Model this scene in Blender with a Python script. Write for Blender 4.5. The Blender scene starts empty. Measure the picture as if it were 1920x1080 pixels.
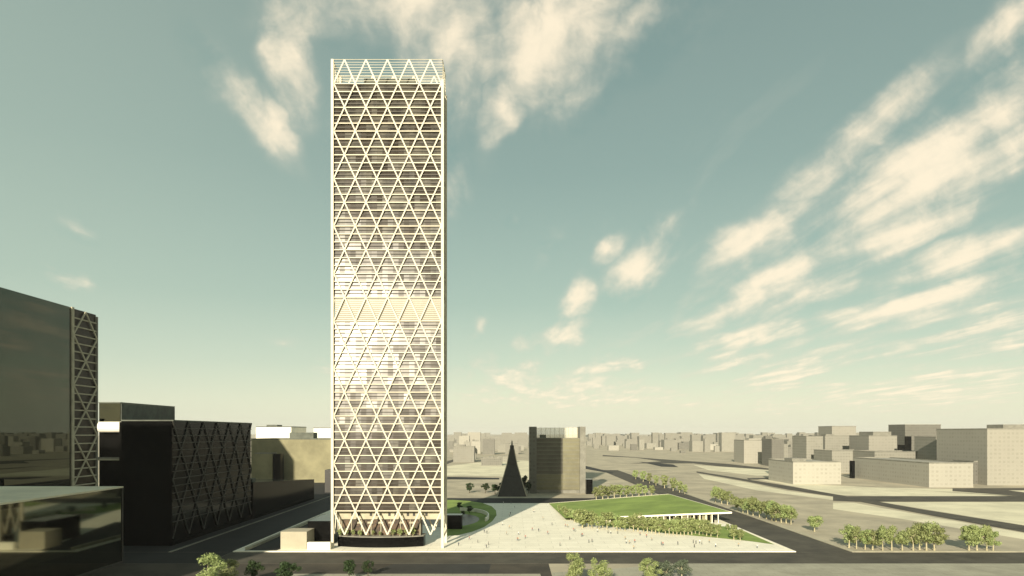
import bpy, bmesh, math, random
from math import radians as R, sin, cos, pi, tan
from mathutils import Vector, Matrix, Quaternion, noise as mnoise

S = bpy.context.scene
COL = S.collection
FP = 1249.0          # focal length in pixels of the 1920 px wide photograph
CX, HY, CZ = 960.0, 812.0, 50.0

# ------------------------------------------------------------------ camera
cam = bpy.data.cameras.new('camera')
camo = bpy.data.objects.new('camera', cam); COL.objects.link(camo)
camo.location = (0, 0, CZ); camo.rotation_euler = (R(90), 0, 0)
cam.sensor_width = 36; cam.lens = 36 * FP / 1920
cam.shift_y = (HY - 540) / 1920
cam.clip_start = 1; cam.clip_end = 60000
S.camera = camo

# ------------------------------------------------------------------ light
SUN_EL, SUN_AZ = 20.0, 15.0       # the sun stands behind the camera, a little to the left
sd = bpy.data.lights.new('sun', 'SUN'); so = bpy.data.objects.new('sun', sd); COL.objects.link(so)
sd.energy = 4.6; sd.angle = R(0.6); sd.color = (1.0, 0.89, 0.69)
trav = Vector((sin(R(SUN_AZ)) * cos(R(SUN_EL)), cos(R(SUN_AZ)) * cos(R(SUN_EL)), -sin(R(SUN_EL))))
so.rotation_euler = trav.to_track_quat('-Z', 'Y').to_euler()
so.location = (-100, -300, 300)

vs = S.view_settings
vs.view_transform = 'Standard'; vs.look = 'None'; vs.gamma = 1.0; vs.use_curve_mapping = False
vs.exposure = 0.8
S.render.engine = 'CYCLES'
S.cycles.max_bounces = 6; S.cycles.diffuse_bounces = 3; S.cycles.glossy_bounces = 4
S.cycles.transparent_max_bounces = 12; S.cycles.volume_bounces = 0

# ------------------------------------------------------------------ sky
W = bpy.data.worlds.new('World'); S.world = W; W.use_nodes = True
nt = W.node_tree; nt.nodes.clear()
def N(t, kind, **kw):
    n = t.nodes.new(kind)
    for k, v in kw.items(): setattr(n, k, v)
    return n
def mth(t, op, a, b=None, c=None, clamp=False):
    n = t.nodes.new('ShaderNodeMath'); n.operation = op; n.use_clamp = clamp
    for i, v in enumerate((a, b, c)):
        if v is None: continue
        if isinstance(v, (int, float)): n.inputs[i].default_value = v
        else: t.links.new(v, n.inputs[i])
    return n.outputs[0]
def mixc(t, f, a, b, mode='MIX'):
    n = t.nodes.new('ShaderNodeMix'); n.data_type = 'RGBA'; n.blend_type = mode
    for s, v in ((0, f), (6, a), (7, b)):
        if isinstance(v, (int, float)): n.inputs[s].default_value = v
        elif isinstance(v, tuple): n.inputs[s].default_value = v if len(v) == 4 else v + (1,)
        else: t.links.new(v, n.inputs[s])
    return n.outputs[2]
def smooth(t, v, lo, hi):
    n = t.nodes.new('ShaderNodeMapRange'); n.interpolation_type = 'SMOOTHSTEP'
    t.links.new(v, n.inputs[0]); n.inputs[1].default_value = lo; n.inputs[2].default_value = hi
    return n.outputs[0]

tc = N(nt, 'ShaderNodeTexCoord')
sky = N(nt, 'ShaderNodeTexSky', sky_type='NISHITA')
sky.sun_disc = False; sky.sun_elevation = R(SUN_EL); sky.sun_rotation = R(180 + SUN_AZ)
sky.air_density = 1.0; sky.dust_density = 1.6; sky.ozone_density = 1.0; sky.altitude = 50
sep = N(nt, 'ShaderNodeSeparateXYZ'); nt.links.new(tc.outputs['Generated'], sep.inputs[0])
dx, dy, dz = sep.outputs
ady = mth(nt, 'MAXIMUM', mth(nt, 'ABSOLUTE', dy), 0.02)
gx = mth(nt, 'DIVIDE', dx, ady); gy = mth(nt, 'DIVIDE', dz, ady)
# high cloud sheet: noise on a flat layer, streets running along the Y axis
zz = mth(nt, 'MAXIMUM', mth(nt, 'ADD', dz, 0.03), 0.03)
px_ = mth(nt, 'DIVIDE', dx, zz); py_ = mth(nt, 'DIVIDE', dy, zz)
lay = N(nt, 'ShaderNodeCombineXYZ')
nt.links.new(mth(nt, 'MULTIPLY', px_, 1.0), lay.inputs[0]); nt.links.new(mth(nt, 'MULTIPLY', py_, 0.24), lay.inputs[1])
n1 = N(nt, 'ShaderNodeTexNoise'); n1.inputs['Scale'].default_value = 3.2; n1.inputs['Detail'].default_value = 5
n1.inputs['Roughness'].default_value = 0.55; n1.inputs['Distortion'].default_value = 0.25
nt.links.new(lay.outputs[0], n1.inputs['Vector'])
n2 = N(nt, 'ShaderNodeTexNoise'); n2.inputs['Scale'].default_value = 10; n2.inputs['Detail'].default_value = 4
nt.links.new(lay.outputs[0], n2.inputs['Vector'])
G0 = N(nt, 'ShaderNodeCombineXYZ'); nt.links.new(gx, G0.inputs[0]); nt.links.new(gy, G0.inputs[1])
wob = N(nt, 'ShaderNodeTexNoise'); wob.inputs['Scale'].default_value = 9; wob.inputs['Detail'].default_value = 4
nt.links.new(G0.outputs[0], wob.inputs['Vector'])
wv = N(nt, 'ShaderNodeVectorMath', operation='MULTIPLY_ADD')
nt.links.new(wob.outputs['Color'], wv.inputs[0]); wv.inputs[1].default_value = (0.085, 0.06, 0)
nt.links.new(G0.outputs[0], wv.inputs[2])
wv2 = N(nt, 'ShaderNodeVectorMath', operation='SUBTRACT'); wv2.inputs[1].default_value = (0.0425, 0.03, 0)
nt.links.new(wv.outputs[0], wv2.inputs[0])
CLOUDS = [ (760,10,230,70,3,.95),(1000,60,280,110,10,.75),(880,150,150,90,80,.45),(1700,740,300,30,4,.7),(1100,745,260,26,0,.6),(1600,640,240,60,8,.45),(1780,560,260,80,12,.45),(1640,420,300,60,30,.4),  # direction of the centre (as seen looking north), half length, half width, tilt, density
 (540,95,125,46,-80,.85),(450,185,140,32,-52,.62),(520,235,62,30,-60,.65),(700,15,150,42,0,.75),(855,70,130,58,86,.95),
 (640,200,50,30,70,.35),(1060,55,150,100,40,1.15),(1190,40,120,42,50,.9),(935,205,70,36,75,.95),(1080,175,90,48,50,.6),(850,330,80,28,80,.5),
 (760,55,90,50,80,.6),(1620,250,205,42,42,.75),(1745,315,250,66,34,1.3),(1880,225,130,74,48,1.3),(1700,430,145,34,24,.95),
 (1890,60,110,52,48,.7),(1425,455,115,48,28,1.15),(1450,548,140,54,24,1.15),(1195,500,88,36,52,1.0),(1150,460,34,22,50,.75),
 (1243,440,46,16,62,.6),(1080,555,46,26,50,.7),(1050,630,40,30,40,.85),(990,645,34,26,40,.6),(1148,690,58,18,8,.75),
 (1060,730,150,34,-3,.75),(950,708,85,36,0,.65),(1410,630,105,28,12,.95),(1385,677,85,20,8,.75),(1482,704,115,22,13,.95),
 (1680,570,150,34,13,1.0),(1835,480,150,46,15,.85),(1855,620,150,38,8,.85),(1855,690,140,24,7,.7),(1700,660,80,22,5,.5),
 (1790,748,240,28,5,.6),(122,525,52,17,-22,.6),(145,430,42,20,-35,.38),(1290,620,62,20,30,.5),(1030,450,50,14,55,.35),
 (962,405,20,16,30,.4),(605,690,30,16,0,.4),(896,612,30,14,75,.45),(540,640,40,14,-20,.3)]
dens = None
for (cx, cy, L, w, a, s) in CLOUDS:
    mp = N(nt, 'ShaderNodeMapping', vector_type='TEXTURE')
    mp.inputs['Location'].default_value = ((cx - CX) / FP, (HY - cy) / FP, 0)
    mp.inputs['Rotation'].default_value = (0, 0, R(a))
    mp.inputs['Scale'].default_value = (1.5 * L / FP, 1.5 * w / FP, 1)
    nt.links.new(wv2.outputs[0], mp.inputs[0])
    ln = N(nt, 'ShaderNodeVectorMath', operation='LENGTH'); nt.links.new(mp.outputs[0], ln.inputs[0])
    v = mth(nt, 'MULTIPLY_ADD', ln.outputs['Value'], -s, s * 1.05)
    dens = v if dens is None else mth(nt, 'MAXIMUM', dens, v)
dens = mth(nt, 'MAXIMUM', dens, 0.0)
n3 = N(nt, 'ShaderNodeTexNoise'); n3.inputs['Scale'].default_value = 17; n3.inputs['Detail'].default_value = 5; n3.inputs['Roughness'].default_value = .6
nt.links.new(wv2.outputs[0], n3.inputs['Vector'])
tex = mth(nt, 'MULTIPLY_ADD', n1.outputs['Fac'], 3.0, -1.5)
tex2 = mth(nt, 'MULTIPLY_ADD', n3.outputs['Fac'], 1.3, -.68)
dd = mth(nt, 'MULTIPLY_ADD', mth(nt, 'ADD', tex, tex2), .95, dens)
dd = mth(nt, 'MULTIPLY', dd, smooth(nt, dens, 0.0, 0.4))
front = smooth(nt, dd, -0.18, 1.3)
veil = mth(nt, 'MULTIPLY', smooth(nt, n1.outputs['Fac'], .5, .8), mth(nt, 'MULTIPLY', smooth(nt, gx, -.2, .4), smooth(nt, dz, .6, .1)))
front = mth(nt, 'MAXIMUM', front, mth(nt, 'MULTIPLY', veil, .6))
# loose cloud elsewhere in the sky (beside and behind the viewpoint)
side = smooth(nt, mth(nt, 'ABSOLUTE', gx), 0.85, 1.3)
back = smooth(nt, mth(nt, 'MULTIPLY', dy, -1.0), 0.0, 0.2)
away = mth(nt, 'MAXIMUM', side, back)
loose = mth(nt, 'MULTIPLY', smooth(nt, n1.outputs['Fac'], 0.52, 0.75), away)
cloud = mth(nt, 'MINIMUM', mth(nt, 'MAXIMUM', front, loose), 1.0)
ramp = N(nt, 'ShaderNodeValToRGB'); cr = ramp.color_ramp
K = 1/8.0
stops = [(0.0,(7.3,7.3,5.8)),(.045,(6.5,6.7,5.3)),(.10,(4.7,5.4,4.45)),(.19,(3.1,4.1,3.45)),(.36,(2.1,3.05,2.7)),(.62,(1.62,2.4,2.22)),(1.0,(1.2,1.85,1.8))]
while len(cr.elements) < len(stops): cr.elements.new(.5)
for e, (p, c) in zip(cr.elements, stops): e.position = p; e.color = tuple(v*K for v in c) + (1,)
nt.links.new(mth(nt, 'MAXIMUM', dz, 0.0), ramp.inputs[0])
air = N(nt, 'ShaderNodeVectorMath', operation='SCALE'); nt.links.new(ramp.outputs[0], air.inputs[0]); air.inputs['Scale'].default_value = 8.0
tint = mixc(nt, 1.0, sky.outputs[0], (1.1, 1.06, 0.72), 'MULTIPLY')
base = mixc(nt, 0.75, tint, air.outputs[0])
left = smooth(nt, mth(nt, 'MULTIPLY', dx, -1.0), -0.05, 0.75)
base = mixc(nt, mth(nt, 'MULTIPLY', left, 0.28), base, (4.6, 5.4, 4.4))
shade = mixc(nt, smooth(nt, mth(nt, 'ADD', dd, mth(nt, 'MULTIPLY', n3.outputs['Fac'], .5)), .35, 1.35), (6.0, 5.6, 4.5), (8.3, 7.2, 5.4))
colr = mixc(nt, mth(nt, 'MULTIPLY', cloud, 0.9), base, shade)
bg = N(nt, 'ShaderNodeBackground'); bg.inputs[1].default_value = 0.075
nt.links.new(colr, bg.inputs[0])
wo = N(nt, 'ShaderNodeOutputWorld'); nt.links.new(bg.outputs[0], wo.inputs[0])
W.cycles.sampling_method = 'MANUAL'; W.cycles.sample_map_resolution = 1024

# ------------------------------------------------------------------ materials
MATS = {}
def mat(name, col, rough=0.8, metal=0.0, var=0.12, scale=0.15, spec=None, bump=0.0, coord='Object', col2=None, alpha=None):
    if name in MATS: return MATS[name]
    m = bpy.data.materials.new(name); m.use_nodes = True; t = m.node_tree
    b = t.nodes['Principled BSDF']
    b.inputs['Roughness'].default_value = rough; b.inputs['Metallic'].default_value = metal
    if spec is not None: b.inputs['Specular IOR Level'].default_value = spec
    if alpha is not None: b.inputs['Alpha'].default_value = alpha
    c = t.nodes.new('ShaderNodeTexCoord')
    n = t.nodes.new('ShaderNodeTexNoise'); n.inputs['Scale'].default_value = scale; n.inputs['Detail'].default_value = 6
    n.inputs['Roughness'].default_value = 0.65
    t.links.new(c.outputs[coord], n.inputs['Vector'])
    d = col2 if col2 else tuple(x * (1 - 2 * var) for x in col)
    e = col if col2 else tuple(min(1, x * (1 + var)) for x in col)
    f = smooth(t, n.outputs['Fac'], 0.3, 0.7)
    t.links.new(mixc(t, f, d, e), b.inputs['Base Color'])
    if bump:
        bp = t.nodes.new('ShaderNodeBump'); bp.inputs['Strength'].default_value = bump
        t.links.new(n.outputs['Fac'], bp.inputs['Height']); t.links.new(bp.outputs[0], b.inputs['Normal'])
    MATS[name] = m
    return m

def facade(name, col, dark, fh=3.4, bw=4.0, amount=0.5, rough=0.7, metal=0.0, rand=0.25):
    """plain wall with rows of window openings, pale roof; works on any box-like body"""
    m = bpy.data.materials.new(name); m.use_nodes = True; t = m.node_tree
    b = t.nodes['Principled BSDF']; b.inputs['Roughness'].default_value = rough; b.inputs['Metallic'].default_value = metal
    g = t.nodes.new('ShaderNodeNewGeometry'); sp = t.nodes.new('ShaderNodeSeparateXYZ'); t.links.new(g.outputs['Position'], sp.inputs[0])
    sn = t.nodes.new('ShaderNodeSeparateXYZ'); t.links.new(g.outputs['Normal'], sn.inputs[0])
    zf = mth(t, 'FRACT', mth(t, 'DIVIDE', sp.outputs[2], fh))
    hor = mth(t, 'ADD', mth(t, 'MULTIPLY', sp.outputs[0], 1.0), mth(t, 'MULTIPLY', sp.outputs[1], 1.0))
    hf = mth(t, 'FRACT', mth(t, 'DIVIDE', hor, bw))
    win = mth(t, 'MULTIPLY', mth(t, 'GREATER_THAN', zf, 0.5), mth(t, 'GREATER_THAN', hf, 0.45))
    cid = t.nodes.new('ShaderNodeCombineXYZ')
    t.links.new(mth(t, 'FLOOR', mth(t, 'DIVIDE', sp.outputs[2], fh)), cid.inputs[0]); t.links.new(mth(t, 'FLOOR', mth(t, 'DIVIDE', hor, bw)), cid.inputs[1])
    wn = t.nodes.new('ShaderNodeTexWhiteNoise'); t.links.new(cid.outputs[0], wn.inputs['Vector'])
    win = mth(t, 'MULTIPLY', win, mth(t, 'MULTIPLY_ADD', wn.outputs['Value'], 1.2, .15))
    wall = mth(t, 'LESS_THAN', mth(t, 'ABSOLUTE', sn.outputs[2]), 0.3)
    f = mth(t, 'MULTIPLY', mth(t, 'MULTIPLY', win, wall), amount)
    oi = t.nodes.new('ShaderNodeObjectInfo')
    nz = t.nodes.new('ShaderNodeTexNoise'); nz.inputs['Scale'].default_value = 0.04; nz.inputs['Detail'].default_value = 5
    t.links.new(g.outputs['Position'], nz.inputs['Vector'])
    r = mth(t, 'ADD', mth(t, 'MULTIPLY', oi.outputs['Random'], 0.7), mth(t, 'MULTIPLY', nz.outputs['Fac'], 0.3))
    c1 = tuple(x * (1 - rand) for x in col); c2 = tuple(min(.85, x * (1 + rand)) for x in col)
    wc = mixc(t, r, c1, c2)
    t.links.new(mixc(t, f, wc, dark), b.inputs['Base Color'])
    MATS[name] = m
    return m

M = MATS
mat('ground_dust', (.46, .41, .30), .95, var=.18, scale=.03, col2=(.30, .27, .205))
mat('lot_pale', (.66, .62, .46), .9, var=.1, scale=.03)
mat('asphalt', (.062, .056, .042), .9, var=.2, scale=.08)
mat('shade_brown', (.05, .042, .030), .9, var=.25, scale=.05)  # brown tone of the painted foreground shade
mat('asphalt_black_and_shade', (.009, .009, .009), .85, var=.3, scale=.06)  # near-black asphalt, also carrying the shade of the left street
mat('shade_slate', (.022, .023, .022), .85, var=.2, scale=.06)  # slate tone of the darker painted shade patch
mat('plaza_stone', (.86, .82, .69), .75, var=.035, scale=.09)
mat('plaza_kerb', (.85, .80, .66), .7, var=.03, scale=.2)
mat('pavement', (.34, .33, .26), .9, var=.1, scale=.06)
mat('grass', (.24, .33, .07), .95, scale=.05, col2=(.145, .21, .04), bump=.3)
mat('concrete', (.42, .39, .29), .85, var=.1, scale=.2)
mat('concrete_grey', (.20, .195, .165), .85, var=.12, scale=.2)
mat('cream_wall', (.225, .21, .125), .85, var=.12, scale=.06)
mat('white_wall', (.84, .80, .68), .6, var=.04, scale=.2)
mat('frame_cream', (.62, .58, .46), .65, var=.04, scale=.3)
mat('frame_grey', (.40, .36, .27), .55, var=.08, scale=.3)
mat('dark_metal', (.02, .019, .017), .5, var=.2, scale=.4)
mat('black_glass', (.005, .005, .005), .12, spec=.06, var=.1, scale=.2)
mat('tower_glass', (.105, .096, .073), .25, metal=.0, spec=.20, scale=.12, col2=(.010, .008, .006))
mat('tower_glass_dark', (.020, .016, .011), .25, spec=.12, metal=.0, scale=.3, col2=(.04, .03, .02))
mat('mech_panel', (.24, .22, .17), .33, spec=.45, metal=.0, var=.05, scale=.2)
mat('mirror_glass', (.078, .086, .068), .015, metal=1.0, var=.03, scale=.05)
mat('mirror_glass_pale', (.17, .175, .135), .05, metal=1.0, var=.05, scale=.05)
mat('lot_kiosk', (.36, .33, .25), .8, var=.05)
mat('lobby_warm', (.13, .08, .045), .4, scale=.5, col2=(.012, .009, .006))
mat('louvre_bronze', (.085, .078, .06), .6, var=.15, scale=.3)
mat('frame_dim', (.045, .042, .034), .7, var=.1, scale=.3)
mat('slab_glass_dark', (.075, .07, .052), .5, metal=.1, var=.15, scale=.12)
mat('slab_glass_pale', (.15, .14, .082), .5, metal=.1, var=.1, scale=.1)  # paler panels of the slab front
mat('crown_glass', (.70, .68, .55), .25, var=.03, alpha=.35)
mat('bark', (.42, .38, .24), .9, var=.2, scale=2)
mat('bark_dark', (.09, .075, .05), .9, var=.2, scale=2)
mat('roof_grey', (.10, .11, .09), .8, var=.15, scale=.2)
mat('hill', (.035, .045, .028), 1.0, var=.2, scale=.002)
def joints(name, step, wid, dark):
    t = M[name].node_tree; b = t.nodes['Principled BSDF']; src = b.inputs['Base Color'].links[0].from_socket
    c = t.nodes.new('ShaderNodeTexCoord'); br = t.nodes.new('ShaderNodeTexBrick'); br.inputs['Scale'].default_value = 1
    br.inputs['Brick Width'].default_value = step*2; br.inputs['Row Height'].default_value = step; br.inputs['Mortar Size'].default_value = wid
    br.inputs['Color1'].default_value = (1,1,1,1); br.inputs['Color2'].default_value = (.93,.93,.92,1); br.inputs['Mortar'].default_value = (dark,dark,dark,1)
    t.links.new(c.outputs['Object'], br.inputs['Vector'])
    t.links.new(mixc(t, 1.0, src, br.outputs['Color'], 'MULTIPLY'), b.inputs['Base Color'])
joints('plaza_stone', 6.0, .18, .8); joints('pavement', 3.0, .1, .75)
def leafmat(name, a, b):
    m = mat(name, a, .6, scale=.9, col2=b); t = m.node_tree; bs = t.nodes['Principled BSDF']
    oi = t.nodes.new('ShaderNodeObjectInfo'); src = bs.inputs['Base Color'].links[0].from_socket
    hs = t.nodes.new('ShaderNodeHueSaturation'); t.links.new(src, hs.inputs['Color'])
    t.links.new(mth(t, 'MULTIPLY_ADD', oi.outputs['Random'], .5, .78), hs.inputs['Value'])
    t.links.new(mth(t, 'MULTIPLY_ADD', oi.outputs['Random'], .03, .485), hs.inputs['Hue'])
    t.links.new(hs.outputs[0], bs.inputs['Base Color'])
    tr = t.nodes.new('ShaderNodeBsdfTranslucent'); t.links.new(hs.outputs[0], tr.inputs[0])
    mx = t.nodes.new('ShaderNodeMixShader'); mx.inputs[0].default_value = .35
    t.links.new(bs.outputs[0], mx.inputs[1]); t.links.new(tr.outputs[0], mx.inputs[2])
    t.links.new(mx.outputs[0], t.nodes['Material Output'].inputs[0])
leafmat('leaf_lime', (.38, .43, .18), (.22, .27, .10))
leafmat('leaf_green', (.05, .085, .025), (.02, .04, .012))
leafmat('leaf_grey', (.15, .18, .115), (.07, .09, .06))
facade('city_stone', (.205, .20, .17), (.085, .08, .062), amount=.35, fh=3.6, bw=3.4)
facade('city_pale', (.285, .275, .235), (.12, .113, .088), amount=.22, fh=3.9, bw=4.2)
facade('city_dark', (.14, .137, .118), (.055, .052, .042), amount=.5, fh=3.4, bw=3.0)

# ------------------------------------------------------------------ mesh helpers
class MB:
    def __init__(s): s.v = []; s.f = []; s.m = []
    def add(s, vs, fs, mi=0):
        o = len(s.v); s.v += [tuple(v) for v in vs]
        s.f += [tuple(i + o for i in f) for f in fs]; s.m += [mi] * len(fs); return s
    def box(s, x0, x1, y0, y1, z0, z1, mi=0):
        return s.add([(x0,y0,z0),(x1,y0,z0),(x1,y1,z0),(x0,y1,z0),(x0,y0,z1),(x1,y0,z1),(x1,y1,z1),(x0,y1,z1)],
                     [(0,3,2,1),(4,5,6,7),(0,1,5,4),(1,2,6,5),(2,3,7,6),(3,0,4,7)], mi)
    def prism(s, poly, z0, z1, mi=0):
        """poly: list of (x,y) or (x,y,ztop)"""
        a = sum(poly[i][0]*poly[(i+1)%len(poly)][1]-poly[(i+1)%len(poly)][0]*poly[i][1] for i in range(len(poly)))
        if a < 0: poly = poly[::-1]
        n = len(poly)
        vs = [(p[0], p[1], z0) for p in poly] + [(p[0], p[1], p[2] if len(p) > 2 else z1) for p in poly]
        fs = [tuple(range(n-1, -1, -1)), tuple(range(n, 2*n))] + [(i, (i+1)%n, n+(i+1)%n, n+i) for i in range(n)]
        return s.add(vs, fs, mi)
    def sheet(s, poly, z, mi=0):
        a = sum(poly[i][0]*poly[(i+1)%len(poly)][1]-poly[(i+1)%len(poly)][0]*poly[i][1] for i in range(len(poly)))
        if a < 0: poly = poly[::-1]
        return s.add([(p[0], p[1], z) for p in poly], [tuple(range(len(poly)))], mi)
    def bar(s, a, b, w, d, up=(0,0,1), mi=0):
        """rectangular bar from a to b, w across, d along the normal 'up'"""
        a, b = Vector(a), Vector(b); t = (b - a).normalized(); u = Vector(up)
        side = t.cross(u).normalized() * (w / 2); u = side.cross(t).normalized() * (d / 2)
        vs = [p + q for p in (a, b) for q in (side+u, -side+u, -side-u, side-u)]
        return s.add(vs, [(3,2,1,0),(4,5,6,7),(0,1,5,4),(1,2,6,5),(2,3,7,6),(3,0,4,7)], mi)
    def tube(s, pts, rad, n=7, mi=0):
        rings = []
        for i, p in enumerate(pts):
            p = Vector(p); t = (Vector(pts[min(i+1, len(pts)-1)]) - Vector(pts[max(i-1, 0)])).normalized()
            ref = Vector((1,0,0)) if abs(t.x) < .9 else Vector((0,1,0))
            u = t.cross(ref).normalized(); w = t.cross(u)
            rings.append([p + (u*cos(2*pi*k/n) + w*sin(2*pi*k/n)) * rad[i] for k in range(n)])
        vs = [v for r in rings for v in r]; fs = []
        for i in range(len(pts)-1):
            for k in range(n): fs.append((i*n+k, i*n+(k+1)%n, (i+1)*n+(k+1)%n, (i+1)*n+k))
        fs.append(tuple(range(n-1,-1,-1))); fs.append(tuple((len(pts)-1)*n+k for k in range(n)))
        return s.add(vs, fs, mi)
    def mesh(s, name, mats):
        me = bpy.data.meshes.new(name); me.from_pydata(s.v, [], s.f); 
        for m in (mats if isinstance(mats, (list, tuple)) else [mats]): me.materials.append(M[m])
        me.polygons.foreach_set('material_index', s.m); me.update(); return me
    def build(s, name, mats, parent=None, loc=None):
        o = bpy.data.objects.new(name, s.mesh(name, mats)); COL.objects.link(o)
        if parent: o.parent = parent
        if loc: o.location = loc
        return o
def tag(o, label=None, cat=None, group=None, kind=None):
    if label: o['label'] = label
    if cat: o['category'] = cat
    if group: o['group'] = group
    if kind: o['kind'] = kind
    return o
def empty(name, loc, label, cat, group=None):
    o = bpy.data.objects.new(name, None); COL.objects.link(o); o.location = loc; o.empty_display_size = 1
    return tag(o, label, cat, group)
def G(px, py, z=0.0):
    """world point at height z seen at a pixel of the 1920x1080 photograph"""
    D = (CZ - z) * FP / (py - HY); return ((px - CX) * D / FP, D)
def XatD(px, D): return (px - CX) * D / FP
def ZatD(py, D): return CZ - (py - HY) * D / FP

# ------------------------------------------------------------------ setting: ground, roads, plaza
def struct(o): o['kind'] = 'structure'; return o
struct(MB().sheet([(-16000,-3000),(16000,-3000),(16000,26000),(-16000,26000)], 0).build('ground', 'ground_dust'))
rd = MB()
rd.sheet([(-117.4,255),(1500,255),(1500,279.5),(-117.4,279.5)], .02)
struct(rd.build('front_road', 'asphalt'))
struct(MB().sheet([(-900,255),(-117.5,255),(-117.5,279.5),(-900,279.5)], .02).build('front_road', 'asphalt_black_and_shade'))  # left stretch near-black: shade put into the road colour
struct(MB().sheet([(-230,279.6),(-144.5,279.6),(-144.5,900),(-230,900)], .03).build('left_shade_pavement', 'asphalt_black_and_shade'))  # dark sheet: shade along the left buildings put into the colour
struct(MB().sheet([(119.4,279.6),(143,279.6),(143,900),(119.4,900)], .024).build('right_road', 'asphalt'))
struct(MB().sheet([(-143,279.6),(-117.4,279.6),(-117.4,900),(-143,900)], .024).build('left_road', 'asphalt_black_and_shade'))  # road colour blackened to carry the left street's shade
struct(MB().sheet([(-117.3,473.6),(119.3,473.6),(119.3,512),(-117.3,512)], .028).build('back_road', 'asphalt_black_and_shade'))
struct(MB().sheet([(-1200,60),(14,60),(14,254.8),(-1200,254.8)], .03).build('near_shade_sheet', 'shade_brown'))  # foreground shade laid as a brown sheet over the near ground
struct(MB().sheet([(XatD(700,250),236.8),(XatD(918,250),236.8),(XatD(920,250),254.6),(XatD(735,250),254.6)], .05).build('near_shade_patch', 'shade_slate'))  # deeper foreground shade laid as a slate coloured sheet
struct(MB().prism([(14.2,60),(1300,60),(1300,254.7),(64,254.7),(40,246),(14.2,238)], -.2, .13).build('pavement', 'pavement'))
struct(MB().prism([(-90,60),(14,60),(10,236.2),(-78,236.2)], -.2, .11).build('near_path', 'pavement'))
# the plaza stands on a low kerb
pz = MB().prism([(-117,280),(119,280),(119,473),(-117,473)], -.4, .22)
struct(pz.build('plaza', 'plaza_stone'))
kb = MB()
kb.box(-117.25, 119.25, 279.7, 280.6, -.3, .36); kb.box(-117.25, -116.2, 280.62, 473.2, -.3, .36); kb.box(117.9, 119.25, 280.62, 473.2, -.3, .36)
struct(kb.build('plaza_kerb', 'plaza_kerb'))
# right block platform with pale kerb
struct(MB().prism([(143.2,279.8),(241,279.8),(255,330),(243,640),(238,900),(143.2,900)], -.3, .14).build('right_pavement', 'ground_dust'))
kb = MB(); kb.box(142.6, 144.6, 279.3, 900, -.3, .26); kb.box(144.62, 300, 279.3, 281.6, -.3, .26)
struct(kb.build('right_kerb', 'concrete'))
struct(MB().box(-144.2, -143.4, 281, 900, -.3, .25).build('left_kerb', 'concrete_grey'))

# pale building plots and thin roads on the right, laid as sheets on the ground
def patch(name, pts, mt, z):
    return struct(MB().sheet([G(x, y) for x, y in pts], z).build(name, mt))
patch('pale_plot', [(1562,943),(1600,943),(1760,972),(1920,1000),(2200,1052),(2200,1080),(1920,1012),(1700,975),(1562,955)], 'lot_pale', .17)
patch('pale_plot', [(1650,941),(2400,941),(2400,1075),(1920,985),(1780,962)], 'lot_pale', .026)
patch('pale_plot', [(1400,895),(1480,905),(1640,914),(1790,917),(1920,932),(1920,931),(1640,930),(1570,928)], 'lot_pale', .03)
patch('pale_plot', [(1880,919),(2400,919),(2400,929),(2050,931),(1810,921)], 'lot_pale', .034)
patch('pale_plot', [(1300,872),(1450,881),(1500,890),(1420,892),(1330,882)], 'lot_pale', .03)
patch('pale_plot', [(1310,889),(1402,905),(1477,921),(1562,932),(1562,938),(1420,920),(1320,898)], 'lot_pale', .17)
patch('side_road', [(1306,884),(1360,892.5),(1480,912),(1600,933),(1720,954),(1920,986),(2300,1050),(2300,1075),(1920,998),(1720,962),(1562,931),(1477,918.5),(1402,903.5),(1360,896),(1306,886.5)], 'asphalt', .21)
patch('cross_street', [(1562,931),(2600,930),(2600,940),(1600,941),(1562,939.5)], 'asphalt', .24)
patch('side_road', [(1786,915.5),(2500,914.5),(2500,919),(1890,919.5),(1980,931),(1920,931),(1786,921)], 'asphalt', .09)
patch('side_road', [(1130,853),(1240,861),(1360,869.5),(1452,879.5),(1452,882),(1350,874.5),(1300,869),(1180,869),(1240,865),(1190,858),(1130,855.5)], 'asphalt', .15)
patch('side_road', [(1400,897),(1452,896),(1452,898.5),(1404,899.5)], 'asphalt', .26)
patch('cross_street', [(1630,896),(1742,906),(1742,908.5),(1630,899)], 'asphalt', .12)
patch('side_road', [(1096,873),(1150,886),(1148,888),(1096,879)], 'asphalt_black_and_shade', .05)
patch('side_road', [(1200,866),(1262,871),(1272,876),(1240,875)], 'asphalt_black_and_shade', .155)
patch('lane', [(836,866),(893,846),(897,848),(836,871)], 'asphalt', .05)
patch('lane', [(836,894),(936,896),(936,899),(836,899)], 'asphalt_black_and_shade', .05)
patch('pale_plot', [(836,874),(940,862),(1000,864),(1000,900),(936,893),(836,892)], 'lot_pale', .03)

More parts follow.
